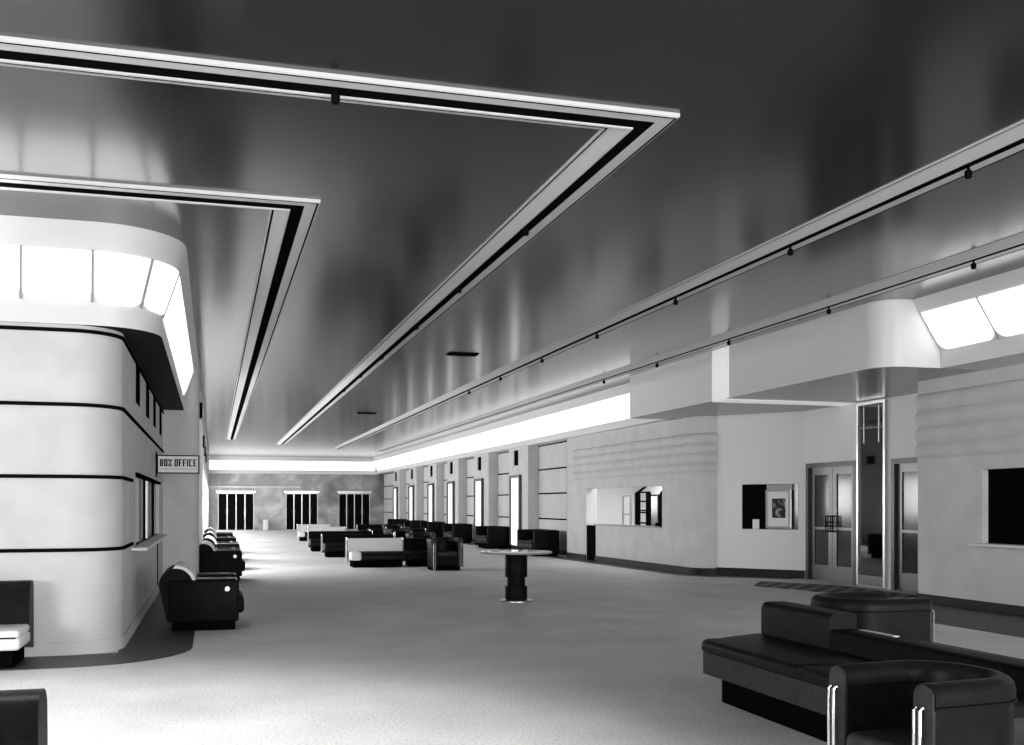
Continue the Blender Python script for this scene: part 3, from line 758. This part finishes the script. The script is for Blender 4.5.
# left row of club chairs, backs to the left wall, facing right
cc = club_chair('x'); used = []
LAB = ['black armchair with white rolled back standing by the box office ticket ledge',
       'nearest of the black armchairs lined up past the sign pier, full side showing',
       'second armchair in the row past the sign pier',
       'third armchair in the row past the sign pier',
       'fourth and farthest armchair in the row past the sign pier']
for k, (x, y) in enumerate(((-.11, 12.95), (.13, 20.75), (.17, 24.3), (.19, 28.6), (.19, 33.2))):
    place(cc, used, (x, y, 0), R(90), LAB[k], 'armchairs along the left wall')
s = sofa('dark sofa with pale seat front backed against the box office front wall', 2.3, D=.78, h=.74, sh=.35, back_m='leather_soft', seat_m='leather_white', ends=False)
s.location = (-2.78, 10.32, 0)

# right foreground island
t = thing('sofa', 'long dark foreground sofa with rounded overhanging seat and low back', 'sofa', (3.5, 6.2, 0))
g = MB()
seat_plan = [(3.5, 3.9), (4.14, 3.9), (4.14, 7.28)] + [(4.0, 7.25), (3.72, 7.13)] + arc(3.62, 6.98, .12, 70, 180, 6)
bm_ = bmesh.new()
def slab(plan, z0, z1, bev):
    b0 = bmesh.new(); v0 = [b0.verts.new((x, y, z0)) for x, y in plan]; v1 = [b0.verts.new((x, y, z1)) for x, y in plan]; n = len(plan)
    b0.faces.new(v0[::-1]); b0.faces.new(v1)
    for k in range(n): b0.faces.new((v0[k], v0[(k+1) % n], v1[(k+1) % n], v1[k]))
    bmesh.ops.recalc_face_normals(b0, faces=b0.faces[:])
    if bev:
        ed = [e_ for e_ in b0.edges if (abs(e_.verts[0].co.z-z1) < 1e-6 and abs(e_.verts[1].co.z-z1) < 1e-6)]
        bmesh.ops.bevel(b0, geom=ed, offset=bev, segments=4, affect='EDGES', profile=.5)
    return b0
p1 = [(3.5, 5.72), (4.14, 5.72), (4.14, 7.28), (4.0, 7.25), (3.72, 7.13)] + arc(3.62, 6.98, .12, 70, 180, 6)
pA = [(3.5, 5.715)] + [(3.5, 4.34), (4.14, 4.34), (4.14, 5.715)]
for pl in (p1, pA):
    g = MB(); g.add(slab(pl, .2, .37, 0)); sfr = build_in(g, 'seat_front', 'leather_mid', t, ang=50)
    g = MB(); g.add(slab([(x-.012 if x < 3.6 else x, y) for x, y in pl], .372, .45, .045)); build_in(g, 'seat_cushion', 'leather_soft', t, ang=50)
g = MB(); g.add(slab([(3.6, 4.4), (4.13, 4.4), (4.13, 7.1), (3.9, 7.06), (3.6, 6.9)], 0, .2, 0)); build_in(g, 'plinth', 'plinth', t, smooth=False)
g = MB(); g.sweep([(4.14, 6.34), (4.14, 7.28)], [(0, .2), (0, .64), (-.02, .68), (-.05, .69), (-.2, .69), (-.22, .66), (-.22, .2)]); build_in(g, 'backrest', 'leather_soft', t, ang=50)
g = MB(); g.sweep([(4.14, 4.34), (4.14, 6.335)], [(0, .2), (0, .56), (-.02, .58), (-.18, .58), (-.2, .56), (-.2, .2)]); build_in(g, 'low_backrest', 'leather', t, ang=50)
g = MB(); g.tube([(3.492, 4.38, .371), (3.492, 6.95, .371)], .007, 6); build_in(g, 'piping', 'piping', t)
t = thing('console_table', 'long low polished black console running behind the foreground sofa and armchair', 'console table', (4.6, 5, 0))
g = MB(); g.box(4.37, 4.68, 4.4, 6.75, .49, .525, .008, 2); build_in(g, 'table_top', 'wood', t, smooth=False)
g = MB(); g.box(4.38, 4.66, 4.45, 6.7, .05, .49); build_in(g, 'cabinet', 'wood', t, smooth=False)
g = MB(); g.box(4.4, 4.62, 4.5, 6.65, 0, .05); build_in(g, 'plinth', 'plinth', t, smooth=False)
for k, (x0, x1, y0, y1, lab) in enumerate(((4.39, 4.62, 6.22, 6.62, 'white paper lying on the far end of the narrow black console behind the foreground sofa'), (4.39, 4.56, 5.55, 5.9, 'white paper lying on the nearer part of the narrow black console behind the foreground sofa'))):
    g = MB(); g.box(x0, x1, y0, y1, .526, .532); tag(g.build('magazine', 'paper', smooth=False), lab, 'magazine')
tc = tub_chair('big dark tub armchair with chrome arm bars in the right foreground'); tc.location = (3.036, 3.90, 0); tc.rotation_euler = (0, 0, R(-85)); tc.scale = (.9, .78, 1); ut = [1]
place(tc, ut, (5.08, 7.25, 0), R(86), 'dark tub armchair behind the foreground sofa, turned away towards the entrance doors')

sl_ = sofa('dark armless sofa cut off at the lower left corner, its back towards the viewer', 1.6, D=.5, h=.72, back_m='leather', seat_m='leather', ends=False); sl_.location = (-1.44, 4.57, 0); sl_.rotation_euler = (0, 0, PI)
# centre islands
s1 = sofa('white-backed sofa with chrome end tubes, nearest of the sofas in the middle of the hall', 1.3, D=.85, h=.66, sh=.36, back_m='leather_white', seat_m='leather_soft'); s1.location = (3.69, 24.3, 0)
g = MB(); g.box(-.66, -.4, -.455, -.1, .17, .372, .05, 4); g.build('lit_seat_end', 'leather_white', s1)  # light on the seat corner, modelled as a white block
se = sofa('black armless seat joined to the right end of the nearest white-backed sofa', .62, D=.85, h=.66, sh=.36, ends=False); se.location = (4.685, 24.3, 0)
us = [1]
place(tc, ut, (4.97, 22.7, 0), 0, 'dark tub armchair with chrome bars at the right end of the white-backed middle sofa')
sd_ = sofa('black sofa standing just behind the white-backed middle sofa', 2.0, D=.85, h=.62, sh=.38); sd_.location = (3.95, 29.2, 0); ud = [1]
place(tc, ut, (5.3, 27.2, 0), 0, 'tub armchair beside the black sofa, half hidden behind the white-backed middle sofa')
place(sd_, ud, (3.9, 33.0, 0), 0, 'black sofa second behind the white-backed middle sofa')
place(s1, us, (3.95, 37.6, 0), 0, 'white-backed sofa farther down the middle, showing at the left behind black sofas')
place(tc, ut, (5.5, 32.0, 0), R(20), 'tub armchair between the two black sofas and the right hand alcoves')
place(s1, us, (3.95, 42.6, 0), 0, 'last white-backed sofa down the middle, before the far doors')
place(sd_, ud, (6.2, 35.5, 0), R(8), 'black sofa in the middle crowd, before the third set of far doors')
place(tc, ut, (6.6, 39.5, 0), 0, 'far tub armchair before the third set of far doors')
place(sd_, ud, (6.9, 44.0, 0), 0, 'farthest black sofa towards the right corner of the hall')

# alcove sofas against the right wall, facing left
sa = sofa('x', 1.75, D=.78, h=.74, sh=.42, arms=True, ends=False); ua = []
for k, (y, lab) in enumerate(((28.65, 'black box-armed sofa in the nearest alcove beside the refreshment wall'),
                              (33.75, 'black box-armed sofa between the first and second strip lights'),
                              (38.9, 'black box-armed sofa between the second and third strip lights'),
                              (43.6, 'black box-armed sofa between the third and fourth strip lights'),
                              (47.6, 'black box-armed sofa between the fourth and fifth strip lights'),
                              (52.4, 'black box-armed sofa between the fifth and sixth strip lights'))):
    place(sa, ua, (9.03, y, 0), R(-90), lab, 'sofas along the right alcoves')
rt = round_table('round pedestal table with polished top and black drum base alone on the floor'); rt.location = (4.38, 14.95, 0)

# ------------------------------------------------------------------ lights
def area(name, loc_, rot, sx, sy, power, spread=180):
    l = bpy.data.lights.new(name, 'AREA'); l.shape = 'RECTANGLE'; l.size = sx; l.size_y = sy; l.energy = power; l.spread = R(spread)
    o = bpy.data.objects.new(name, l); COL.objects.link(o); o.location = loc_; o.rotation_euler = rot; return o
# daylight through the street doors of the left wall
for k, ((a, b_), (c_, d_)) in enumerate(zip(LP, LP[1:])):
    area('daylight_doors', (-.58, (b_+c_)/2, 1.3), (0, R(-78), 0), 2.2, c_-b_-.2, 235)
# street entrance beside the camera (left of the view)
area('daylight_entrance', (-9.5, -1.5, 2.3), (0, R(-80), R(28)), 3.0, 6.0, 550, 140)
area('front_fill', (6.5, -8.6, 2.1), (R(88), 0, R(14)), 9.0, 2.8, 1100, 150)  # added fill from behind the camera, no doors built there
sp = bpy.data.lights.new('added_floor_spot', 'SPOT'); sp.energy = 850; sp.spot_size = R(98); sp.spot_blend = .5; sp.shadow_soft_size = .12  # added spot that makes the bright floor pool, no fitting above it
so = bpy.data.objects.new('added_floor_spot', sp); COL.objects.link(so); so.location = (-1.4, 5.0, 4.1); so.rotation_euler = (R(8), R(0), 0)
# added unseen spot that washes the left ceiling from below
ul = bpy.data.lights.new('added_ceiling_wash', 'SPOT'); ul.energy = 4200; ul.spot_size = R(120); ul.spot_blend = .9; ul.shadow_soft_size = .15
uo = bpy.data.objects.new('added_ceiling_wash', ul); COL.objects.link(uo); uo.location = (-3.6, 8.4, .9); uo.rotation_euler = (R(178), R(-22), 0)
# lamp over the refreshment counter room and over the entrance doors
area('concession_lamp', (10.6, 23.5, 2.36), (0, 0, 0), 1.2, 4.5, 75)

w = bpy.data.worlds.new('world'); SC.world = w; w.use_nodes = True
w.node_tree.nodes['Background'].inputs[0].default_value = (1, 1, 1, 1); w.node_tree.nodes['Background'].inputs[1].default_value = .15

# ------------------------------------------------------------------ camera
cam = bpy.data.cameras.new('camera'); co = bpy.data.objects.new('camera', cam); COL.objects.link(co)
co.location = (0, 0, 1.45); co.rotation_euler = (R(90), 0, R(-16.1))
cam.sensor_width = 36; cam.lens = 1036/1024*36; cam.shift_y = (505-372.5)/1024; cam.clip_end = 200
SC.camera = co
SC.view_settings.view_transform = 'Standard'; SC.view_settings.look = 'None'; SC.view_settings.gamma = 1; SC.view_settings.use_curve_mapping = False
SC.view_settings.exposure = 0.5
SC.cycles.use_denoising = True
SC.cycles.max_bounces = 8
